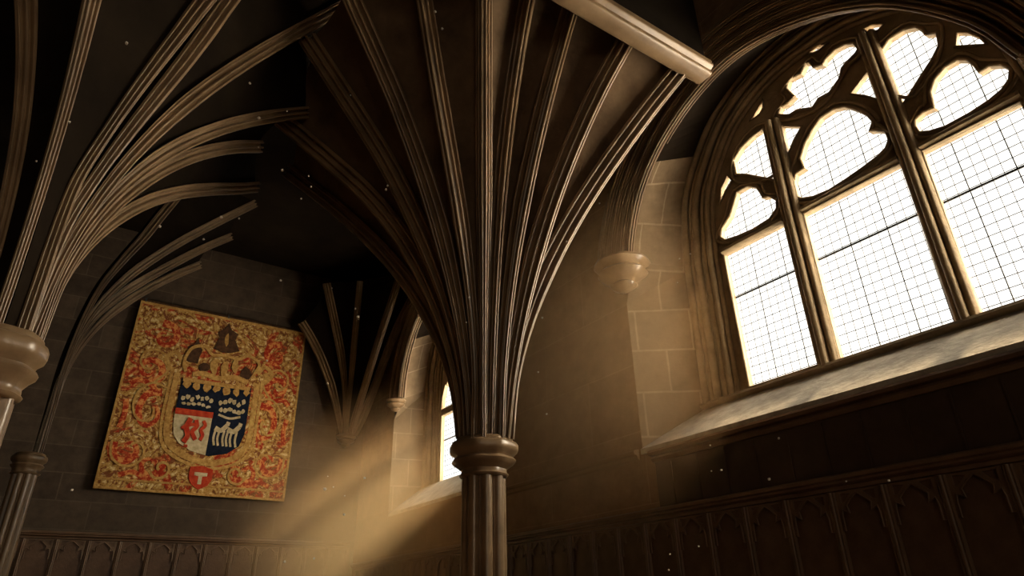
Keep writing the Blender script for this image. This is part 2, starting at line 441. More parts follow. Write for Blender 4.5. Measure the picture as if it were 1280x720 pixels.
# glass and leads
def glass(par, outline, yr, zr, hl, vl, bars, x=7.32):
    mm = MB(); mm.face(mm.add([(x, *p) for p in outline])); mm.build('pane', M_GLASS, par)
    def inside(y, z):
        c = False; n = len(outline)
        for i in range(n):
            a, b = outline[i], outline[i - 1]
            if (a[1] > z) != (b[1] > z) and y < (b[0] - a[0]) * (z - a[1]) / (b[1] - a[1]) + a[0]: c = not c
        return c
    mm = MB()
    y = yr[0]; k = 0
    while y < yr[1]:
        zz = [z / 50 for z in range(int(zr[0] * 50), int(zr[1] * 50)) if inside(y, z / 50)]
        hw = .003 if k % 4 else .0055
        if zz: mm.box(x - .02, x - .012, y - hw, y + hw, zz[0], zz[-1])
        y += vl; k += 1
    z = zr[0]
    while z < zr[1]:
        yy = [q / 50 for q in range(int(yr[0] * 50) , int(yr[1] * 50)) if inside(q / 50, z)]
        if yy: mm.box(x - .021, x - .011, yy[0], yy[-1], z - .003, z + .003)
        z += hl
    mm.build('lead_came', M_LEAD, par)
    for zb in bars:
        mb_ = MB(); mb_.box(x - .045, x - .03, yr[0], yr[1], zb - .011, zb + .011); mb_.build('saddle_bar', M_LEAD, par)
glass(w1, WIN1, (1.15, 5.70), (4.14, 8.95), .118, .112, (5.52,))
# sill of the big window: ledge, long sloping stone, nosing
m = MB()
def prism(mm, prof, y0, y1, uv=False):
    """(x,z) profile extruded along y"""
    a = mm.add([(p[0], y0, p[1]) for p in prof]); b = mm.add([(p[0], y1, p[1]) for p in prof]); n = len(prof)
    for i in range(n): mm.face([a[i], a[(i + 1) % n], b[(i + 1) % n], b[i]])
    mm.face(a[::-1]); mm.face(b)
prism(m, [(7.45, 4.15), (7.16, 4.15), (7.07, 4.145), (7.05, 4.11), (7.07, 4.08), (7.12, 4.06), (7.12, 3.9), (7.45, 3.9)], 1.0, 5.84)
m.build('sill_ledge', M_TRAC, w1, smooth=True)
m = MB()
ya0, ya1, yb0, yb1 = 0.78, 6.30, 1.0, 5.84
t = [(6.30, ya0, 3.53), (6.30, ya1, 3.53), (7.12, yb1, 4.07), (7.12, yb0, 4.07)]
b_ = [(6.30, ya0, 3.46), (6.30, ya1, 3.46), (7.12, yb1, 3.46), (7.12, yb0, 3.46)]
i = m.add(t); j = m.add(b_)
m.face(i); m.face(j[::-1])
for k in range(4): m.face([i[k], j[k], j[(k + 1) % 4], i[(k + 1) % 4]])
m.build('window_sill', M_SILL, w1)
m = MB()
prism(m, [(6.45, 3.46), (6.27, 3.47), (6.25, 3.44), (6.27, 3.41), (6.33, 3.40), (6.31, 3.37), (6.33, 3.33), (6.38, 3.32), (6.38, 3.27), (6.45, 3.25)], 0.77, 6.14)
tag(m.build('trim_1', M_WOOD2), 'dark moulded band under the big window sill', 'moulding', kind='structure')

# ------------------------------------------------------------------ second and third windows
def small_window(name, label, win, cy, zb, par_ya, par_yb):
    par = thing(name, (7.2, cy, zb), label, 'window', kind='structure')
    L = []
    for (ya, yb) in ((cy + 1.26, cy + .12), (cy - .12, cy - 1.26)):
        L.append([(ya, 5.87), (yb, 5.87), (yb, zb + .05), (ya, zb + .05)])
        c = (ya + yb) / 2; h = (ya - yb) / 2
        L.append([(c + h, 6.03), (c + h * .98, 6.3), (c + h * .75, 6.6), (c + h * .6, 6.58), (c + h * .35, 6.85), (c, 7.05), (c - h * .35, 6.85), (c - h * .6, 6.58), (c - h * .75, 6.6), (c - h * .98, 6.3), (c - h, 6.03)])
    q = [(cy + .45 * math.cos(a) * (1 + .22 * math.cos(4 * a)), 7.65 + .45 * math.sin(a) * (1 + .22 * math.cos(4 * a))) for a in [2 * math.pi * k / 40 for k in range(40)]]
    L.append(q)
    mm = MB(); plate(mm, win, L, 7.21, 7.28); mm.build('tracery_plate', M_TRAC, par)
    mm = MB()
    for poly in L: sweep(mm, [(7.20, *p) for p in inset(poly, .02)], roll_profile(.024), (-1, 0, 0), closed=True)
    mm.build('tracery_moulding', M_TRAC, par, smooth=True)
    mm = MB(); s2 = resample(win, 70)
    for d, x, r in ((0.03, 7.10, .05), (0.14, 7.13, .035), (0.25, 7.12, .055), (0.37, 7.16, .035), (0.48, 7.17, .045), (.6, 7.19, .03)):
        sweep(mm, [(x, p[0], p[1]) for p in offs(s2, d)], roll_profile(r), (-1, 0, 0))
    mm.build('arch_moulding', M_TRAC, par, smooth=True)
    mullion(cy + .12, cy - .12, cy, zb + .02, 6.0, 7.0, par)
    glass(par, win, (cy - 1.9, cy + 1.9), (zb + .05, 8.65), .118, .112, (5.3,))
    mm = MB()
    t = [(WX - .01, cy - 2.13, 3.71), (WX - .01, cy + 2.13, 3.71), (7.14, cy + 1.96, 4.33), (7.14, cy - 1.96, 4.33)]
    bb = [(p[0], p[1], 3.64) for p in t]
    i = mm.add(t); j = mm.add(bb); mm.face(i); mm.face(j[::-1])
    for k in range(4): mm.face([i[k], j[k], j[(k + 1) % 4], i[(k + 1) % 4]])
    mm.build('window_sill', M_SILL, par)
    return par
small_window('window_2', 'distant bright arched window half hidden by the central column', WIN2, 12.4, 4.30, 0, 0)
small_window('window_3', 'arched stone window of the bay behind the viewer', WIN3, -5.75, 4.30, 0, 0)

# string course left of the big window and boards under it
m = MB()
prism(m, [(WX, 3.56), (WX - .07, 3.545), (WX - .10, 3.52), (WX - .09, 3.485), (WX - .05, 3.475), (WX - .04, 3.43), (WX, 3.41)], 6.40, 10.25)
tag(m.build('trim_2', M_WALLR), 'stone string course along the wall behind the column', 'moulding', kind='structure')
m = MB()
m.box(WX - .012, WX + .1, 0.6, 6.12, 2.74, 3.42)
for k in range(13):
    y = .8 + k * .42; m.box(WX - .022, WX - .01, y, y + .02, 2.74, 3.30)
tag(m.build('boarding', M_BOARD), 'dark vertical boarding between the window sill and the panelling', 'boarding', kind='structure')

# ------------------------------------------------------------------ wall arches and corbels
def wall_arch(cy, a, h, zs, x, label, nroll=4, arch=None):
    t = thing('wall_arch', (x, cy, zs), label, 'arch', 'moulded arches framing the window recesses')
    for k in range(nroll):
        mm = MB()
        pts = [tuple(q) for q in offs(arch, -.02 - .15 * k)] if arch else ell(cy, a + .01 + .155 * k, zs, h + .02 + .17 * k, 44)
        nr = [(-1, 0, 0)] * len(pts)
        N = [Vector((-0.8, 0, 0)) + Vector((0, (cy - p[0]), (zs - .3 - p[1]))).normalized() * .75 for p in pts]
        sweep(mm, [(x - .05 * k, *p) for p in pts], RIB, [tuple(n) for n in N], scale=.16)
        mm.build('arch_order', M_RIB, t, smooth=True)
    return t
wall_arch(3.55, 2.58, 2.18, 6.33, 6.30, 'wide moulded wall arch springing over the big window recess', 4, ARCH1)
wall_arch(12.43, 1.68, 2.05, 6.33, 6.30, 'moulded wall arch over the distant window recess, partly behind the column', 3)

def corbel(x, y, ztop, label, s=1.0):
    t = thing('wall_corbel', (x, y, ztop), label, 'corbel', 'carved corbels carrying the wall arches')
    mm = MB()
    pr = [(.05, -.50), (.14, -.44), (.16, -.40), (.13, -.37), (.20, -.33), (.27, -.27), (.30, -.22), (.27, -.18), (.25, -.16), (.31, -.12), (.34, -.07), (.33, -.03), (.28, 0.0)]
    pr = [(r * s, ztop + z * s * .8) for r, z in pr]
    lathe(mm, x, y, pr, 64, lambda a, z: .015 * math.cos(8 * a))
    mm.build('corbel_moulding', M_RIB, t, smooth=True)
    return t
corbel(6.32, 6.30, 6.36, 'large round moulded corbel on the wall corner beside the big window', 1.25)
corbel(5.80, 16.2, 5.78, 'dim corbel under the rib fan in the far corner', .75)
corbel(6.32, 14.40, 6.33, 'small distant corbel at the far side of the second window', .72)

# ------------------------------------------------------------------ ridge beam
t = thing('ridge_beam', (1.5, 4.02, 8.1), 'straight pale moulded beam running overhead towards the window arch', 'beam')
m = MB()
prof = [(-.20, .30), (-.20, .22)] + arc(-.19, .17, .04, 100, 260, 5) + [(-.15, .10), (-.15, .06)] + arc(-.13, .03, .035, 110, 270, 5) + [(-.10, -.02), (.10, -.02)] + arc(.13, .03, .035, -90, 70, 5) + [(.15, .06), (.15, .10)] + arc(.19, .17, .04, -80, 80, 5) + [(.20, .22), (.20, .30)]
sweep(m, [(6.02, 4.06, 8.08), (4.4, 4.06, 8.09), (2, 4.06, 8.12), (-3, 4.06, 8.16)], [(u * .78, -v * .72) for u, v in prof], (0, 0, -1))
m.build('beam_moulding', M_RIB, t, smooth=True)
m = MB(); m.box(-3, 6.0, 3.98, 4.14, 8.30, TOP); m.build('beam_wall', M_CEIL_SHADE, t)  # vault masonry above the beam, shade put into its near-black colour

# ------------------------------------------------------------------ fans
CENTRE_FAN = [
  (-0.864, [(0.314, 3.361), (0.391, 4.061), (0.567, 4.724), (0.826, 5.354), (1.151, 5.955), (1.528, 6.531), (1.94, 7.087), (2.371, 7.626), (2.80, 8.12)]),
  (-1.126, [(0.299, 3.351), (0.391, 4.025), (0.533, 4.691), (0.722, 5.346), (0.956, 5.987), (1.232, 6.611), (1.549, 7.216), (1.903, 7.799), (2.35, 8.42)]),
  (-1.440, [(0.308, 3.34), (0.353, 4.037), (0.451, 4.728), (0.596, 5.411), (0.785, 6.085), (1.011, 6.749), (1.269, 7.4), (1.554, 8.039), (1.862, 8.663), (2.3, 9.4)]),
  (-1.772, [(0.254, 3.342), (0.313, 4.026), (0.393, 4.715), (0.5, 5.402), (0.642, 6.081), (0.826, 6.749), (1.06, 7.398), (1.352, 8.024), (1.707, 8.621), (2.3, 9.4)]),
  (-2.121, [(0.30, 3.34), (0.32, 4.0), (0.42, 4.7), (0.56, 5.35), (0.77, 6.0), (1.02, 6.6), (1.32, 7.2), (1.68, 7.8), (2.1, 8.4), (2.8, 9.2)]),
  (-2.505, [(0.303, 3.328), (0.291, 4.013), (0.394, 4.664), (0.586, 5.289), (0.842, 5.896), (1.136, 6.492), (1.443, 7.084), (1.736, 7.68), (2.02, 8.288), (2.5, 9.2)]),
  (-2.854, [(0.22, 3.36), (0.279, 3.907), (0.384, 4.445), (0.532, 4.973), (0.718, 5.488), (0.938, 5.991), (1.19, 6.48), (1.469, 6.953), (1.771, 7.409), (2.6, 8.5)]),
  (-3.255, [(0.22, 3.379), (0.254, 3.898), (0.345, 4.404), (0.485, 4.897), (0.666, 5.377), (0.882, 5.845), (1.125, 6.301), (1.388, 6.746), (1.70, 7.2), (2.6, 8.4)]),
  (-3.657, [(0.243, 3.399), (0.298, 3.901), (0.399, 4.395), (0.544, 4.877), (0.733, 5.343), (0.964, 5.789), (1.237, 6.212), (1.55, 6.606), (1.903, 6.969), (2.9, 7.9)]),
  (-4.075, [(0.304, 3.426), (0.383, 3.993), (0.545, 4.528), (0.777, 5.032), (1.066, 5.509), (1.4, 5.961), (1.766, 6.392), (2.15, 6.803), (2.541, 7.198), (3.4, 8.0)]),
]
LEFT_FAN = [
  (-2.5, [(0.25, 3.52), (0.28, 4.1), (0.36, 4.8), (0.5, 5.5), (0.75, 6.3), (1.1, 7.1), (1.6, 8.0), (2.3, 9.2)]),
  (-1.75, [(0.25, 3.52), (0.28, 4.1), (0.36, 4.8), (0.5, 5.5), (0.75, 6.3), (1.1, 7.1), (1.6, 8.0), (2.3, 9.2)]),
  (-0.419, [(0.14, 3.52), (0.14, 4.005), (0.14, 4.488), (0.162, 4.968), (0.258, 5.444), (0.378, 5.917), (0.514, 6.385), (0.657, 6.85), (0.798, 7.31), (1.25, 8.7)]),
  (-0.140, [(0.14, 3.529), (0.14, 4.059), (0.173, 4.58), (0.273, 5.094), (0.404, 5.603), (0.551, 6.11), (0.699, 6.617), (0.833, 7.126), (0.96, 7.64), (1.3, 8.9)]),
  (0.279, [(0.159, 3.554), (0.215, 4.339), (0.372, 5.095), (0.613, 5.825), (0.921, 6.535), (1.277, 7.226), (1.664, 7.903), (2.065, 8.57), (2.461, 9.229)]),
  (0.593, [(0.232, 3.58), (0.264, 4.266), (0.419, 4.908), (0.676, 5.508), (1.017, 6.07), (1.423, 6.597), (1.876, 7.091), (2.356, 7.556), (2.844, 7.995)]),
  (0.768, [(0.294, 3.615), (0.331, 4.177), (0.46, 4.71), (0.668, 5.213), (0.944, 5.684), (1.275, 6.123), (1.652, 6.529), (2.061, 6.901), (2.493, 7.237)]),
  (0.925, [(0.30, 3.657), (0.42, 4.334), (0.693, 4.931), (1.102, 5.462), (1.613, 5.939), (2.179, 6.377), (2.751, 6.789), (3.284, 7.189)]),
]
FAR_FAN = [
  (0.074, [(0.10, 3.628), (0.10, 4.165), (0.09, 4.69), (0.11, 5.204), (0.16, 5.711), (0.26, 6.211), (0.44, 6.708), (0.641, 7.203), (0.808, 7.699), (1.1, 8.5)]),
  (0.283, [(0.10, 3.633), (0.10, 4.387), (0.12, 5.107), (0.26, 5.793), (0.559, 6.447), (0.971, 7.07), (1.432, 7.663), (1.914, 8.228), (2.386, 8.766)]),
  (0.45, [(0.11, 3.64), (0.11, 4.3), (0.13, 4.95), (0.26, 5.6), (0.55, 6.15), (0.93, 6.65), (1.35, 7.15), (1.8, 7.65), (2.25, 8.1)]),
  (0.597, [(0.12, 3.654), (0.12, 4.226), (0.14, 4.769), (0.26, 5.284), (0.488, 5.77), (0.805, 6.228), (1.168, 6.657), (1.557, 7.057), (1.951, 7.428)]),
]
CORNER_FAN = [
  (-3.131, [(0.14, 5.79), (0.256, 6.159), (0.384, 6.526), (0.526, 6.888), (0.684, 7.243), (0.861, 7.589), (1.059, 7.921), (1.282, 8.239), (1.53, 8.54)]),
  (-2.695, [(0.12, 5.75), (0.16, 6.476), (0.284, 7.119), (0.493, 7.744), (0.75, 8.356), (1.026, 8.963), (1.301, 9.569)]),
  (-1.92, [(0.16, 5.75), (0.22, 6.45), (0.35, 7.1), (0.55, 7.75), (0.8, 8.35), (1.1, 8.95), (1.4, 9.5)]),
  (-1.526, [(0.35, 5.70), (0.62, 6.191), (0.90, 6.668), (1.172, 7.126), (1.438, 7.568), (1.724, 8.001), (2.017, 8.429), (2.31, 8.857), (2.59, 9.29)]),
  (-1.351, [(0.40, 5.70), (0.75, 6.113), (1.02, 6.535), (1.255, 6.959), (1.474, 7.379), (1.71, 7.788), (1.97, 8.179), (2.264, 8.545), (2.6, 8.88)]),
]
def rib_path(cx, cy, phi, prof):
    u = Vector((math.cos(phi), math.sin(phi), 0)); P = catmull([(r, z, 0) for r, z in prof], 5)
    path = []; nr = []; rs = []
    for i, p in enumerate(P):
        a = P[max(i - 1, 0)]; b = P[min(i + 1, len(P) - 1)]
        dr, dz = b[0] - a[0], b[1] - a[1]
        path.append(Vector((cx, cy, 0)) + u * p[0] + Vector((0, 0, p[1])))
        nr.append((u * dz - Vector((0, 0, 1)) * dr).normalized()); rs.append(p[0])
    return path, nr, rs
def fan(cx, cy, data, label, webs, wmin=.095, wmax=.20, grow=.20, r0=.28, z0=3.3, web_skip=()):
    t = thing('vault_fan', (cx, cy, z0), label, 'vault', 'fans of vault ribs')
    paths = [rib_path(cx, cy, ph, pr) for ph, pr in data]
    for path, nr, rs in paths:
        mm = MB()
        sc = [min(wmax, max(wmin, wmin + grow * (r - r0))) for r in rs]
        sweep(mm, path, RIB, nr, scale=sc)
        mm.build('vault_rib', M_RIB, t, smooth=True)
    if webs:
        for k, (A, B) in enumerate(zip(paths, paths[1:])):
            if k in web_skip: continue
            mm = MB()
            def off(q):
                return [p - n * (0.62 * min(wmax, max(wmin, wmin + grow * (r - r0)))) for p, n, r in zip(*q)]
            pa, pb = resample(off(A), 40), resample(off(B), 40)
            na = resample(A[1], 40)
            nseg = 6; rows = []; rows2 = []
            for i in range(40):
                bow = (pb[i] - pa[i]).length * .10
                ra = []; rb = []
                for j in range(nseg + 1):
                    s = j / nseg; p = pa[i].lerp(pb[i], s) - na[i].normalized() * bow * 4 * s * (1 - s)
                    ra.append(p); rb.append(p - na[i].normalized() * .05)
                rows.append(mm.add(ra)); rows2.append(mm.add(rb))
            for R_ in (rows, rows2):
                for i in range(39):
                    for j in range(nseg): mm.face([R_[i][j], R_[i][j + 1], R_[i + 1][j + 1], R_[i + 1][j]])
            mm.build('vault_web', M_WEB if (cx, cy) == (3.88, 6.33) else M_CEIL_SHADE, t, smooth=True)  # side-fan webs take a near-black copy of the web stone as painted shade
    return t
fan(3.88, 6.33, CENTRE_FAN, 'tall fan of moulded ribs rising from the central column', True)
fan(-.62, 5.9, LEFT_FAN, 'sweeping rib fan above the cropped capital at the left edge', True, .075, .14, .12, z0=3.5)
fan(-.42, 10.8, FAR_FAN, 'thin dim rib fan rising beside the tapestry', True, .06, .125, .12, z0=3.6, r0=.12)
fan(5.78, 16.15, CORNER_FAN, 'dim distant rib fan in the far corner right of the tapestry', True, .10, .18, z0=5.7, r0=.15)

# ------------------------------------------------------------------ columns
def column(cx, cy, ztop, rs, rc, hcap, label, nl=8):
    t = thing('stone_column', (cx, cy, 0), label, 'column', 'stone columns of the hall')
    mm = MB()
    pl = []
    n = 96
    zb = ztop - hcap
    rings = []
    for z in (0.5, 1.2, 2.0, zb + .02):
        pts = []
        for k in range(n):
            a = 2 * math.pi * k / n
            q = (a * nl / (2 * math.pi)) % 1.0
            r = rs * (0.80 + 0.20 * math.sqrt(max(0, 1 - ((q - .5) / .36) ** 2)) if abs(q - .5) < .36 else 0.80)
            if abs(q) < .05 or abs(q - 1) < .05: r = rs * .86
            pts.append((cx + r * math.cos(a), cy + r * math.sin(a), z))
        rings.append(mm.add(pts))
    for a, b in zip(rings, rings[1:]):
        for k in range(n): mm.face([a[k], a[(k + 1) % n], b[(k + 1) % n], b[k]])
    mm.face(rings[0][::-1]); mm.face(rings[-1])
    mm.build('shaft', M_RIB, t, smooth=True)
    mm = MB(); h = hcap
    pr = [(rs * .98, 0), (rs * 1.08, .03), (rs * 1.12, .07), (rs * 1.04, .11), (rs * 1.02, .2), (rc * .80, .30), (rc * .90, .36), (rc * .93, .42), (rc * .88, .47), (rc * .82, .50), (rc * .86, .56), (rc * .97, .62), (rc * 1.0, .70), (rc * 1.0, .80), (rc * .95, .87), (rc * .86, .90), (rc * .84, .96), (rc * .78, 1.0)]
    lathe(mm, cx, cy, [(r, zb + k * h) for r, k in pr], 64, lambda a, z: .022 * math.cos(8 * a))
    mm.build('capital', M_RIB, t, smooth=True)
    mm = MB()
    lathe(mm, cx, cy, [(rs * 1.6, 0), (rs * 1.6, .25), (rs * 1.45, .3), (rs * 1.45, .38), (rs * 1.3, .42), (rs * 1.2, .48), (rs * 1.02, .52)], 8)
    mm.build('base', M_RIB, t)
    return t
column(3.88, 6.33, 3.38, .245, .385, .43, 'central clustered stone column with round moulded capital')
column(-.62, 5.9, 3.56, .21, .31, .50, 'cropped stone column with capital at the left edge of view')
column(-.42, 10.8, 3.63, .15, .20, .28, 'slender far stone column left of the tapestry')

# ------------------------------------------------------------------ panelling
def panel_tracery(w, h):
    """cusped ogee head in a rectangle w x h, returns outer + holes (a,b)"""
    k = w / 2
    hole = []
    pts = [(-k + .03, -.02), (-k + .03, h * .32), (-k * .80, h * .50), (-k * .50, h * .40), (-k * .58, h * .62), (-k * .3, h * .78), (0, h * .92), (k * .3, h * .78), (k * .58, h * .62), (k * .50, h * .40), (k * .80, h * .50), (k - .03, h * .32), (k - .03, -.02)]
    sp1 = [(-k + .04, h * .68), (-k * .62, h * .72), (-k * .30, h * .93), (-k + .04, h * .95)]
    sp2 = [(-a, b) for a, b in sp1]
    return pts, [sp1, sp2]
def panelling(label, axis, start, end, pitch, fixed, ztop, group):
    """axis 'y': runs along y on a wall at x=fixed (room at smaller x); axis 'x': along x on wall y=fixed"""
    def T(a, d, z):  # a along, d out of wall, z
        return (fixed - d, a, z) if axis == 'y' else (a, fixed - d, z)
    def boxT(mm, a0, a1, d0, d1, z0, z1):
        P, Q = T(a0, d0, z0), T(a1, d1, z1); mm.box(P[0], Q[0], P[1], Q[1], z0, z1)
    loc = T((start + end) / 2, 0, 0)
    t = thing('wall_panelling', loc, label, 'panelling', group)
    mm = MB()
    pr = [(0, 0), (.10, 0), (.13, -.02), (.135, -.05), (.11, -.065), (.115, -.085), (.09, -.10), (.06, -.105), (.055, -.14), (0, -.15)]
    a = mm.add([T(start, d, ztop + z) for d, z in pr]); b = mm.add([T(end, d, ztop + z) for d, z in pr]); n = len(pr)
    for i in range(n): mm.face([a[i], a[(i + 1) % n], b[(i + 1) % n], b[i]])
    mm.face(a); mm.face(b[::-1])
    mm.build('cornice_rail', M_WOOD2, t)
    mm = MB(); boxT(mm, start, end, 0, .05, .0, .28); boxT(mm, start, end, 0, .045, 1.1, 1.22); mm.build('base_rail', M_WOOD2, t)
    n = int(round((end - start) / pitch)); proto = {}
    zt = ztop - .15
    for i in range(n):
        a0 = start + i * pitch; c = a0 + pitch / 2
        # panel
        off = T(c, 0, 0)
        if i == 0:
            mm = MB(); P, Q = T(-pitch / 2, 0.0, 0), T(pitch / 2, 0.014, 0)
            P = (P[0] - (fixed if axis == 'y' else 0), P[1] - (0 if axis == 'y' else fixed)); Q = (Q[0] - (fixed if axis == 'y' else 0), Q[1] - (0 if axis == 'y' else fixed))
            mm.box(P[0], Q[0], P[1], Q[1], .28, zt); proto['p'] = mm.build('panel', M_WOOD)
            # stile with roll
            mm = MB(); hw = .045
            pf = [(-hw, 0), (-hw, .03)] + arc(-hw * .6, .035, .014, 180, 0, 4) + arc(0, .045, .018, 180, 0, 5) + arc(hw * .6, .035, .014, 180, 0, 4) + [(hw, .03), (hw, 0)]
            sweep(mm, [(0, 0, .28), (0, 0, zt)], pf, (-1, 0, 0) if axis == 'y' else (0, -1, 0)); proto['s'] = mm.build('stile', M_WOOD2, smooth=True)
            # tracery head
            mm = MB(); w_ = pitch - .09; h_ = .34
            inner, sp = panel_tracery(w_, h_)
            outr = [(-w_ / 2, -.02)] + inner + [(w_ / 2, -.02), (w_ / 2, h_), (-w_ / 2, h_)]
            loops = [outr] + sp
            flat = [p for l in loops for p in l]
            tri = tessellate_polygon([[Vector((p[0], p[1], 0)) for p in l] for l in loops])
            G = (lambda a_, d_, z_: (-d_, a_, z_)) if axis == 'y' else (lambda a_, d_, z_: (a_, -d_, z_))
            for d_ in (.012, .034):
                ix = mm.add([G(p[0], d_, zt - h_ + p[1]) for p in flat])
                for q in tri: mm.face([ix[k] for k in q])
            for l in loops:
                for q in range(len(l)):
                    u, v = l[q], l[(q + 1) % len(l)]
                    mm.quad(G(u[0], .012, zt - h_ + u[1]), G(v[0], .012, zt - h_ + v[1]), G(v[0], .034, zt - h_ + v[1]), G(u[0], .034, zt - h_ + u[1]))
            sweep(mm, [G(p[0], .036, zt - h_ + p[1]) for p in inner], roll_profile(.009), G(0, 1, 0))
            proto['h'] = mm.build('panel_tracery', M_WOOD2, smooth=True)
            objs = [proto['p'], proto['s'], proto['h']]
        else:
            objs = [proto[k].copy() for k in 'psh']
            for o in objs: COL.objects.link(o)
        for o in objs:
            o.parent = t; o.matrix_parent_inverse = Matrix.Identity(4)
        objs[0].location = Vector(T(c, 0, 0)) - t.location
        objs[1].location = Vector(T(a0, 0, 0)) - t.location
        objs[2].location = Vector(T(c, 0, 0)) - t.location
    return t
panelling('dark oak panelling with cusped heads below the big window wall', 'y', 1.20, 16.3, .52, WX - .005, 2.76, 'oak wall panelling')
panelling('dim oak panelling on the end wall below the tapestry', 'x', -3.1, 6.2, .55, BY - .005, 3.25, 'oak wall panelling')

# ------------------------------------------------------------------ tapestry
TX0, TX1, TZ0, TZ1 = 0.57, 4.50, 4.10, 8.40; TW, TH = TX1 - TX0, TZ1 - TZ0
def tap_mat():
    m = bpy.data.materials.new('woven_gold_and_red'); m.use_nodes = True
    nt = m.node_tree; N = nt.nodes; L = nt.links; b = N['Principled BSDF']
    b.inputs['Roughness'].default_value = 0.9; b.inputs['Specular IOR Level'].default_value = 0.15
    uv = N.new('ShaderNodeUVMap')
    def noise(sc, det, dist, rough=.5):
        n = N.new('ShaderNodeTexNoise'); n.inputs['Scale'].default_value = sc; n.inputs['Detail'].default_value = det
        n.inputs['Distortion'].default_value = dist; n.inputs['Roughness'].default_value = rough
        L.new(uv.outputs[0], n.inputs['Vector']); return n
    def ramp(src, stops, const=False):
        r = N.new('ShaderNodeValToRGB'); cr = r.color_ramp
        if const: cr.interpolation = 'CONSTANT'
        while len(cr.elements) < len(stops): cr.elements.new(0.5)
        for e, (p, c) in zip(cr.elements, stops): e.position = p; e.color = (*c, 1)
        L.new(src, r.inputs['Fac']); return r
    def mix(f, a, b_, mode='MIX'):
        x = N.new('ShaderNodeMixRGB'); x.blend_type = mode
        if isinstance(f, float): x.inputs[0].default_value = f
        else: L.new(f, x.inputs[0])
        for k, s in ((1, a), (2, b_)):
            if isinstance(s, tuple): x.inputs[k].default_value = (*s, 1)
            else: L.new(s, x.inputs[k])
        return x.outputs[0]
    fine = noise(46, 3, .15)
    base = ramp(fine.outputs['Fac'], [(0, (.20, .075, .022)), (.41, (.48, .26, .07)), (.49, (.55, .34, .11)), (.58, (.78, .60, .30))], True).outputs[0]
    swirl = noise(3.2, 2, 3.5)
    redmask = ramp(swirl.outputs['Fac'], [(.53, (0, 0, 0)), (.56, (1, 1, 1)), (.66, (1, 1, 1)), (.69, (0, 0, 0))]).outputs[0]
    red = ramp(fine.outputs['Fac'], [(0, (.34, .03, .012)), (.43, (.50, .08, .03)), (.54, (.66, .28, .09))], True).outputs[0]
    c = mix(redmask, base, red)
    sw2 = noise(5.5, 2, 4.0)
    dk = ramp(sw2.outputs['Fac'], [(.44, (0, 0, 0)), (.46, (1, 1, 1)), (.49, (1, 1, 1)), (.51, (0, 0, 0))]).outputs[0]
    c = mix(dk, c, (.24, .08, .03))
    L.new(c, b.inputs['Base Color'])
    bp = N.new('ShaderNodeBump'); bp.inputs['Strength'].default_value = .5; bp.inputs['Distance'].default_value = .02
    f2 = noise(120, 2, 0); L.new(f2.outputs['Fac'], bp.inputs['Height']); L.new(bp.outputs['Normal'], b.inputs['Normal'])
    return m
M_TAP = tap_mat()
M_GOLD = mat('gold_thread', (.40, .20, .05), .85, (.72, .46, .15), 14, spec=.2)
M_RED = mat('red_thread', (.40, .024, .012), .9, (.62, .10, .035), 10, spec=.15)
M_BLUE = mat('navy_thread', (.006, .010, .022), .9, (.014, .02, .04), 12, spec=.15)
M_CREAM = mat('cream_thread', (.50, .40, .22), .9, (.75, .64, .42), 12, spec=.15)
M_BROWN = mat('brown_thread', (.05, .025, .015), .9, (.12, .06, .03), 12, spec=.15)
M_REDW = mat('red_wool', (.40, .035, .015), .9, (.78, .36, .11), 11, spec=.15)
_cr = [n for n in M_REDW.node_tree.nodes if n.type == 'VALTORGB'][0].color_ramp
_cr.elements[0].position = .44; _cr.elements[1].position = .58
_cr.elements.new(.50).color = (.62, .12, .04, 1)
tp = thing('tapestry', (TX0 + TW / 2, BY, TZ0), 'large gold and red heraldic tapestry hanging on the end wall', 'tapestry')
m = MB(); nx, nz = 40, 24; g = []
def tapy(u, v): return BY - .10 - .018 * math.sin(u * 19 + v * 2) * (1 - v * .7)
for j in range(nz + 1):
    for i in range(nx + 1):
        u, v = i / nx, j / nz; g.append((TX0 + u * TW, tapy(u, v), TZ0 + v * TH))
ix = m.add(g); ib = m.add([(x, y + .02, z) for x, y, z in g])
for j in range(nz):
    for i in range(nx):
        k = j * (nx + 1) + i; q = (k, k + 1, k + nx + 2, k + nx + 1)
        U = [(i / nx, j / nz), ((i + 1) / nx, j / nz), ((i + 1) / nx, (j + 1) / nz), (i / nx, (j + 1) / nz)]
        m.face([ix[a] for a in q], U); m.face([ib[a] for a in q[::-1]], U[::-1])
m.build('cloth', M_TAP, tp, smooth=True)
def flat_shape(name, polys, mt, d=.0, th=.008, label=None, par=None):
    mm = MB()
    for poly in polys:
        tri = tessellate_polygon([[Vector((p[0], p[1], 0)) for p in poly]])
        P = lambda p, e: (TX0 + p[0] * TW, tapy(*p) - e, TZ0 + p[1] * TH)
        a = mm.add([P(p, .004 + d + th) for p in poly]); b_ = mm.add([P(p, -.004 + d) for p in poly])
        for t in tri: mm.face([a[k] for k in t]); mm.face([b_[k] for k in t[::-1]])
        n = len(poly)
        for k in range(n): mm.face([a[k], a[(k + 1) % n], b_[(k + 1) % n], b_[k]])
    o = mm.build(name, mt, par or tp)
    if label: o['label'] = label
    return o
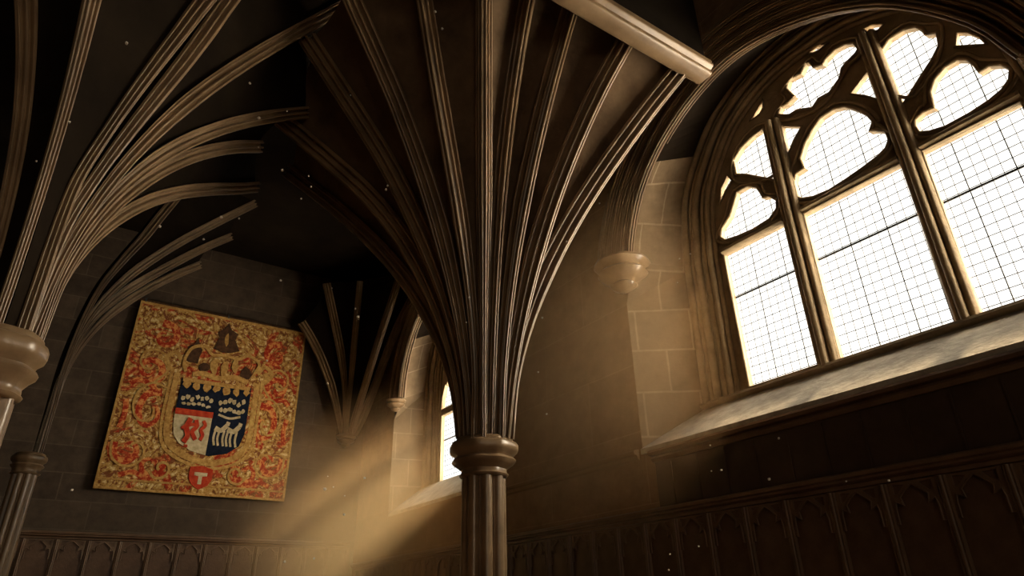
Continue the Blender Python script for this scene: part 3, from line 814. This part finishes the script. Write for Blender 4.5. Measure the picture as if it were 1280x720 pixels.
def ribbon(pts, w, n=5, closed=False, taper=False):
    c = catmull([(p[0], p[1], 0) for p in pts], n, closed); out = []
    N_ = len(c); polys = []
    def nn(i):
        t = (c[(i + 1) % N_] - c[i - 1]) if closed else (c[min(i + 1, N_ - 1)] - c[max(i - 1, 0)])
        t.normalize(); return Vector((-t[1], t[0], 0))
    for i in range(N_ if closed else N_ - 1):
        j = (i + 1) % N_
        wa = w * (1 - i / N_ * .75 if taper else 1); wb = w * (1 - (i + 1) / N_ * .75 if taper else 1)
        polys.append([tuple((c[i] + nn(i) * wa)[:2]), tuple((c[j] + nn(j) * wb)[:2]), tuple((c[j] - nn(j) * wb)[:2]), tuple((c[i] - nn(i) * wa)[:2])])
    return polys
# borders
bd = []
for (a, b_, c_, d_) in ((0, .0, 1, .012), (0, .045, 1, .055), (0, .985, 1, 1.0), (0, 0, .012, 1), (.988, 0, 1, 1)):
    st = 20
    for k in range(st):
        if c_ - a > d_ - b_: bd.append([(a + (c_ - a) * k / st, b_), (a + (c_ - a) * (k + 1) / st, b_), (a + (c_ - a) * (k + 1) / st, d_), (a + (c_ - a) * k / st, d_)])
        else: bd.append([(a, b_ + (d_ - b_) * k / st), (c_, b_ + (d_ - b_) * k / st), (c_, b_ + (d_ - b_) * (k + 1) / st), (a, b_ + (d_ - b_) * (k + 1) / st)])
flat_shape('border', bd, M_GOLD, .0)
# cartouche strap round the shield
SH = [(.309, .60), (.51, .605), (.707, .602), (.71, .45), (.71, .337), (.69, .27), (.631, .225), (.534, .203), (.432, .22), (.36, .255), (.327, .293), (.312, .36), (.309, .45)]
def scale_poly(P, s, c=(.51, .42)): return [(c[0] + (p[0] - c[0]) * s, c[1] + (p[1] - c[1]) * s) for p in P]
flat_shape('cartouche', ribbon(scale_poly(SH[2:] + [SH[0]], 1.16), .016, 5) + ribbon(scale_poly(SH[2:] + [SH[0]], 1.30), .008, 5) + ribbon([(.24, .64), (.2, .70), (.25, .74), (.29, .69)], .012) + ribbon([(.78, .64), (.82, .70), (.77, .74), (.73, .69)], .012), M_GOLD)
# shield fields
def clip(P, side):
    out = []; n = len(P)
    for i in range(n):
        a, b_ = P[i], P[(i + 1) % n]; ia, ib_ = side(a) >= 0, side(b_) >= 0
        if ia: out.append(a)
        if ia != ib_:
            s = side(a) / (side(a) - side(b_)); out.append((a[0] + (b_[0] - a[0]) * s, a[1] + (b_[1] - a[1]) * s))
    return out
left = clip(SH, lambda p: .515 - p[0]); right = clip(SH, lambda p: p[0] - .515)
field = flat_shape('shield_field', [right, clip(left, lambda p: p[1] - .42)], M_BLUE, .006, label='navy blue quarters of the shield')
quart = flat_shape('shield_quarter', [clip(left, lambda p: .42 - p[1])], M_CREAM, .006, label='cream lower left quarter of the shield')
flat_shape('shield_band', [[(.309, .405), (.516, .405), (.516, .437), (.309, .437)]], M_RED, .016, label='red band across the shield')
rnd = random.Random(3)
def blob(x, y, a, b_, k=9):
    return [(x + a * math.cos(2 * math.pi * i / k) * rnd.uniform(.6, 1.25), y + b_ * math.sin(2 * math.pi * i / k) * rnd.uniform(.6, 1.25)) for i in range(k)]
cr = []
for i in range(7): cr.append(blob(.335 + i * .026, .500 + rnd.uniform(-.01, .01), .012, .014))
for i in range(6): cr.append(blob(.345 + i * .027, .468 + rnd.uniform(-.008, .008), .014, .009))
for i in range(6): cr.append(blob(.545 + i * .026, .505 + rnd.uniform(-.012, .012), .013, .016))
for i in range(6): cr.append(blob(.555 + i * .025, .460 + rnd.uniform(-.01, .01), .014, .014))
for q in cr: flat_shape('lozenge', [q], M_CREAM, .016, par=field)
flat_shape('chain', ribbon([(.545, .43), (.61, .415), (.67, .43)], .006, 4), M_CREAM, .016, par=field)
for cx_ in (.575, .645):
    cr = ribbon([(cx_ - .035, .355), (cx_, .345), (cx_ + .03, .375)], .013, 4)
    for dx in (-.03, -.008, .02): cr += ribbon([(cx_ + dx, .345), (cx_ + dx - .004, .30), (cx_ + dx + .006, .262)], .006, 3)
    cr += ribbon([(cx_ + .03, .375), (cx_ + .035, .395)], .011, 3)
    flat_shape('beast', cr, M_CREAM, .016, par=field)
rl = ribbon([(.40, .39), (.385, .34), (.40, .30), (.385, .26)], .014, 4) + ribbon([(.43, .385), (.44, .35), (.42, .32), (.445, .28)], .011, 4) + ribbon([(.36, .33), (.38, .345), (.42, .36), (.45, .35)], .009, 4)
rl += ribbon([(.47, .385), (.485, .36), (.465, .335), (.48, .31), (.47, .28)], .009, 4) + ribbon([(.40, .25), (.40, .235)], .01, 2)
flat_shape('red_beast', rl, M_RED, .016, label='red rampant beast on the cream quarter', par=quart)
lb = [blob(.34 + i * .057, .572 + rnd.uniform(-.006, .006), .022, .026) for i in range(7)]
flat_shape('shield_label', lb + [[(.315, .585), (.70, .585), (.70, .606), (.315, .606)]], M_GOLD, .016, label='gold toothed band at the top of the shield', par=field)
# helmets and crest above the shield
for hb in (blob(.345, .755, .045, .075, 14), blob(.42, .685, .03, .035, 10), blob(.66, .68, .03, .045, 10)): flat_shape('helmet', [hb], M_BROWN, .004)
flat_shape('crest', [[(.45, .80), (.47, .87), (.455, .90), (.49, .93), (.51, .97), (.53, .93), (.575, .91), (.565, .87), (.60, .81), (.55, .79), (.50, .785)]], M_BROWN, .004, label='dark crest at the top centre')
flat_shape('crown', ribbon([(.36, .63), (.42, .645), (.5, .63), (.6, .65), (.68, .63)], .014, 5), M_GOLD, .014)
flat_shape('mantling', ribbon([(.32, .64), (.30, .70), (.33, .78), (.40, .80), (.45, .76), (.52, .77), (.60, .76), (.66, .79), (.73, .75), (.70, .66)], .009, 5), M_GOLD, .014)
for hb in (blob(.47, .70, .025, .05), blob(.53, .69, .02, .055), blob(.59, .71, .02, .05), blob(.515, .86, .014, .04)): flat_shape('plume', [hb], M_GOLD, .014)
# red acanthus scrolls at the sides
def spiral(cx_, cy_, r, a0, turns, sgn=1, n=9, asp=1.0):
    return [(cx_ + sgn * r * (1 - .8 * i / (n - 1)) * math.cos(a0 + turns * 2 * math.pi * i / (n - 1)), cy_ + asp * r * (1 - .8 * i / (n - 1)) * math.sin(a0 + turns * 2 * math.pi * i / (n - 1))) for i in range(n)]
for sg, cx0 in ((1, 0), (-1, 1)):
    f = lambda x: cx0 + sg * x
    for sc in (ribbon(spiral(f(.19), .40, .085, 1.2, 1.1, sg, asp=1.4), .021, 5, taper=True),
               ribbon(spiral(f(.115), .20, .08, 2.8, 1.0, sg), .024, 5, taper=True),
               ribbon(spiral(f(.24), .135, .07, .4, -1.0, sg), .020, 5, taper=True),
               ribbon(spiral(f(.13), .62, .08, -1.2, 1.2, sg), .022, 5, taper=True),
               ribbon(spiral(f(.17), .82, .08, 1.9, -1.1, sg), .022, 5, taper=True),
               ribbon([(f(.05), .53), (f(.09), .56), (f(.16), .54), (f(.20), .50)], .014, 4),
               ribbon([(f(.10), .07), (f(.17), .09), (f(.25), .06), (f(.34), .10)], .012, 4),
               ribbon([(f(.05), .30), (f(.06), .38), (f(.05), .45)], .014, 4)):
        flat_shape('red_scroll', sc, M_REDW, .0, .006)
    for sc in (ribbon(spiral(f(.17), .42, .115, .9, .9, sg, asp=1.3), .006, 6), ribbon(spiral(f(.14), .20, .115, 2.8, .9, sg), .006, 6),
               ribbon(spiral(f(.30), .12, .06, 3.4, 1.1, sg), .007, 6), ribbon(spiral(f(.13), .66, .11, -1.2, 1.1, sg), .006, 6)):
        flat_shape('gold_scroll', sc, M_GOLD, .008, .006)
bdg = flat_shape('badge', [[(.447, .14), (.51, .15), (.572, .136), (.575, .085), (.555, .05), (.51, .028), (.47, .05), (.447, .085)]], M_RED, .006, label='small dark red badge at the bottom centre')
flat_shape('badge_charge', [[(.475, .115), (.545, .115), (.545, .098), (.52, .095), (.52, .055), (.50, .055), (.50, .095), (.475, .098)]], M_CREAM, .016, par=bdg)
m = MB(); sweep(m, [(TX0 - .12, BY - .09, TZ1 + .03), (TX1 + .12, BY - .09, TZ1 + .03)], roll_profile(.035), (0, 0, 1)); m.build('hanging_rod', M_BROWN, tp, smooth=True)
for hx in (TX0 + .1, TX0 + TW / 2, TX1 - .1):
    m = MB(); m.box(hx - .02, hx + .02, BY - .12, BY + .02, TZ1 - .01, TZ1 + .02); m.box(hx - .02, hx + .02, BY - .14, BY - .12, TZ1 - .01, TZ1 + .08); m.build('hook', M_LEAD, tp)

# ------------------------------------------------------------------ dust and haze

def haze(name, x, y, z, col, label, blobs):
    mm = MB(); mm.box(x[0], x[1], y[0], y[1], z[0], z[1])
    m = bpy.data.materials.new(name); m.use_nodes = True
    N = m.node_tree.nodes; L = m.node_tree.links; N.clear()
    out = N.new('ShaderNodeOutputMaterial'); sc_ = N.new('ShaderNodeVolumeScatter')
    sc_.inputs['Color'].default_value = (*col, 1); sc_.inputs['Anisotropy'].default_value = 0.0
    tc = N.new('ShaderNodeTexCoord'); prev = None
    for centre, radii, dens in blobs:
        mp = N.new('ShaderNodeMapping')
        mp.inputs['Location'].default_value = [-c / r for c, r in zip(centre, radii)]
        mp.inputs['Scale'].default_value = [1 / r for r in radii]
        L.new(tc.outputs['Object'], mp.inputs[0])
        ln = N.new('ShaderNodeVectorMath'); ln.operation = 'LENGTH'; L.new(mp.outputs[0], ln.inputs[0])
        mr = N.new('ShaderNodeMapRange'); mr.interpolation_type = 'SMOOTHSTEP'
        mr.inputs['From Min'].default_value = 1.0; mr.inputs['From Max'].default_value = 0.1
        mr.inputs['To Min'].default_value = 0.0; mr.inputs['To Max'].default_value = dens
        L.new(ln.outputs['Value'], mr.inputs['Value'])
        if prev is None: prev = mr.outputs[0]
        else:
            ad = N.new('ShaderNodeMath'); ad.operation = 'ADD'; L.new(prev, ad.inputs[0]); L.new(mr.outputs[0], ad.inputs[1]); prev = ad.outputs[0]
    L.new(prev, sc_.inputs['Density'])
    L.new(sc_.outputs[0], out.inputs['Volume'])
    return tag(mm.build(name, m), label, 'haze', kind='stuff')
haze('haze', (-1.0, 6.36), (4.6, 16.2), (.1, 7.6), (1.0, .64, .33), 'drifting warm dust haze lit by the windows',
     (((5.2, 12.3, 2.9), (3.1, 4.4, 3.0), .22), ((6.1, 7.0, 4.7), (1.7, 3.6, 3.2), .19)))

# dust motes drifting in the light
DUST = [(1.08, 2.26, 4.5), (-0.24, 3.02, 4.19), (-0.43, 3.71, 4.1), (-0.45, 3.29, 3.55), (0.34, 2.94, 4.16), (0.57, 3.05, 4.16), (0.38, 2.68, 3.75), (0.47, 3.12, 3.91), (0.79, 3.26, 3.93), (0.68, 3.47, 4.06), (0.1, 2.93, 3.18), (0.44, 3.1, 3.43), (0.33, 2.86, 3.27), (0.87, 3.49, 4.02), (1.25, 3.2, 3.97), (0.98, 2.49, 3.47), (0.88, 3.74, 4.08), (0.89, 4.0, 3.59), (1.09, 3.54, 3.39), (0.87, 2.9, 4.31), (1.02, 2.05, 4.14), (1.85, 1.95, 3.37), (2.18, 2.61, 3.59), (2.27, 1.9, 3.03), (2.4, 1.9, 3.23), (2.42, 1.99, 3.25), (1.01, 3.04, 2.13), (1.24, 3.59, 2.24), (1.29, 3.54, 2.19), (1.37, 4.09, 2.39), (1.34, 3.66, 2.11), (1.27, 3.88, 1.9), (1.07, 3.74, 1.87), (1.49, 3.78, 2.34), (2.16, 2.92, 2.86), (1.98, 2.62, 3.05), (2.67, 3.53, 2.83), (3.73, 2.5, 2.57), (3.36, 2.69, 2.37), (3.17, 2.59, 2.48), (2.77, 2.28, 2.24), (2.84, 2.0, 2.16), (3.18, 1.61, 2.12), (2.47, 2.17, 1.86), (3.09, 2.94, 1.9), (2.71, 2.6, 1.79), (3.77, 2.15, 2.25), (0.05, 3.7, 2.15), (1.41, 3.92, 3.4), (1.33, 3.77, 3.4), (0.99, 2.76, 2.88), (1.01, 3.17, 2.67), (2.02, 3.49, 3.54), (1.76, 3.07, 3.14), (0.93, 4.22, 3.11), (0.32, 3.3, 3.37)]
rd = random.Random(5); mm = MB()
for c in DUST:
    c = Vector(c); r = rd.uniform(.004, .0085)
    lat = []
    for j in range(1, 4):
        lat.append(mm.add([c + Vector((math.cos(q) * math.sin(math.pi * j / 4), math.sin(q) * math.sin(math.pi * j / 4), math.cos(math.pi * j / 4))) * r * rd.uniform(.8, 1.2) for q in [2 * math.pi * t / 6 for t in range(6)]]))
    for a_, b_ in zip(lat, lat[1:]):
        for t in range(6): mm.face([a_[t], a_[(t + 1) % 6], b_[(t + 1) % 6], b_[t]])
    mm.face(lat[0][::-1]); mm.face(lat[-1])
M_DUST = mat('dust', (.85, .82, .75), .8)
tag(mm.build('dust', M_DUST), 'pale specks of dust drifting through the air', 'dust', kind='stuff')
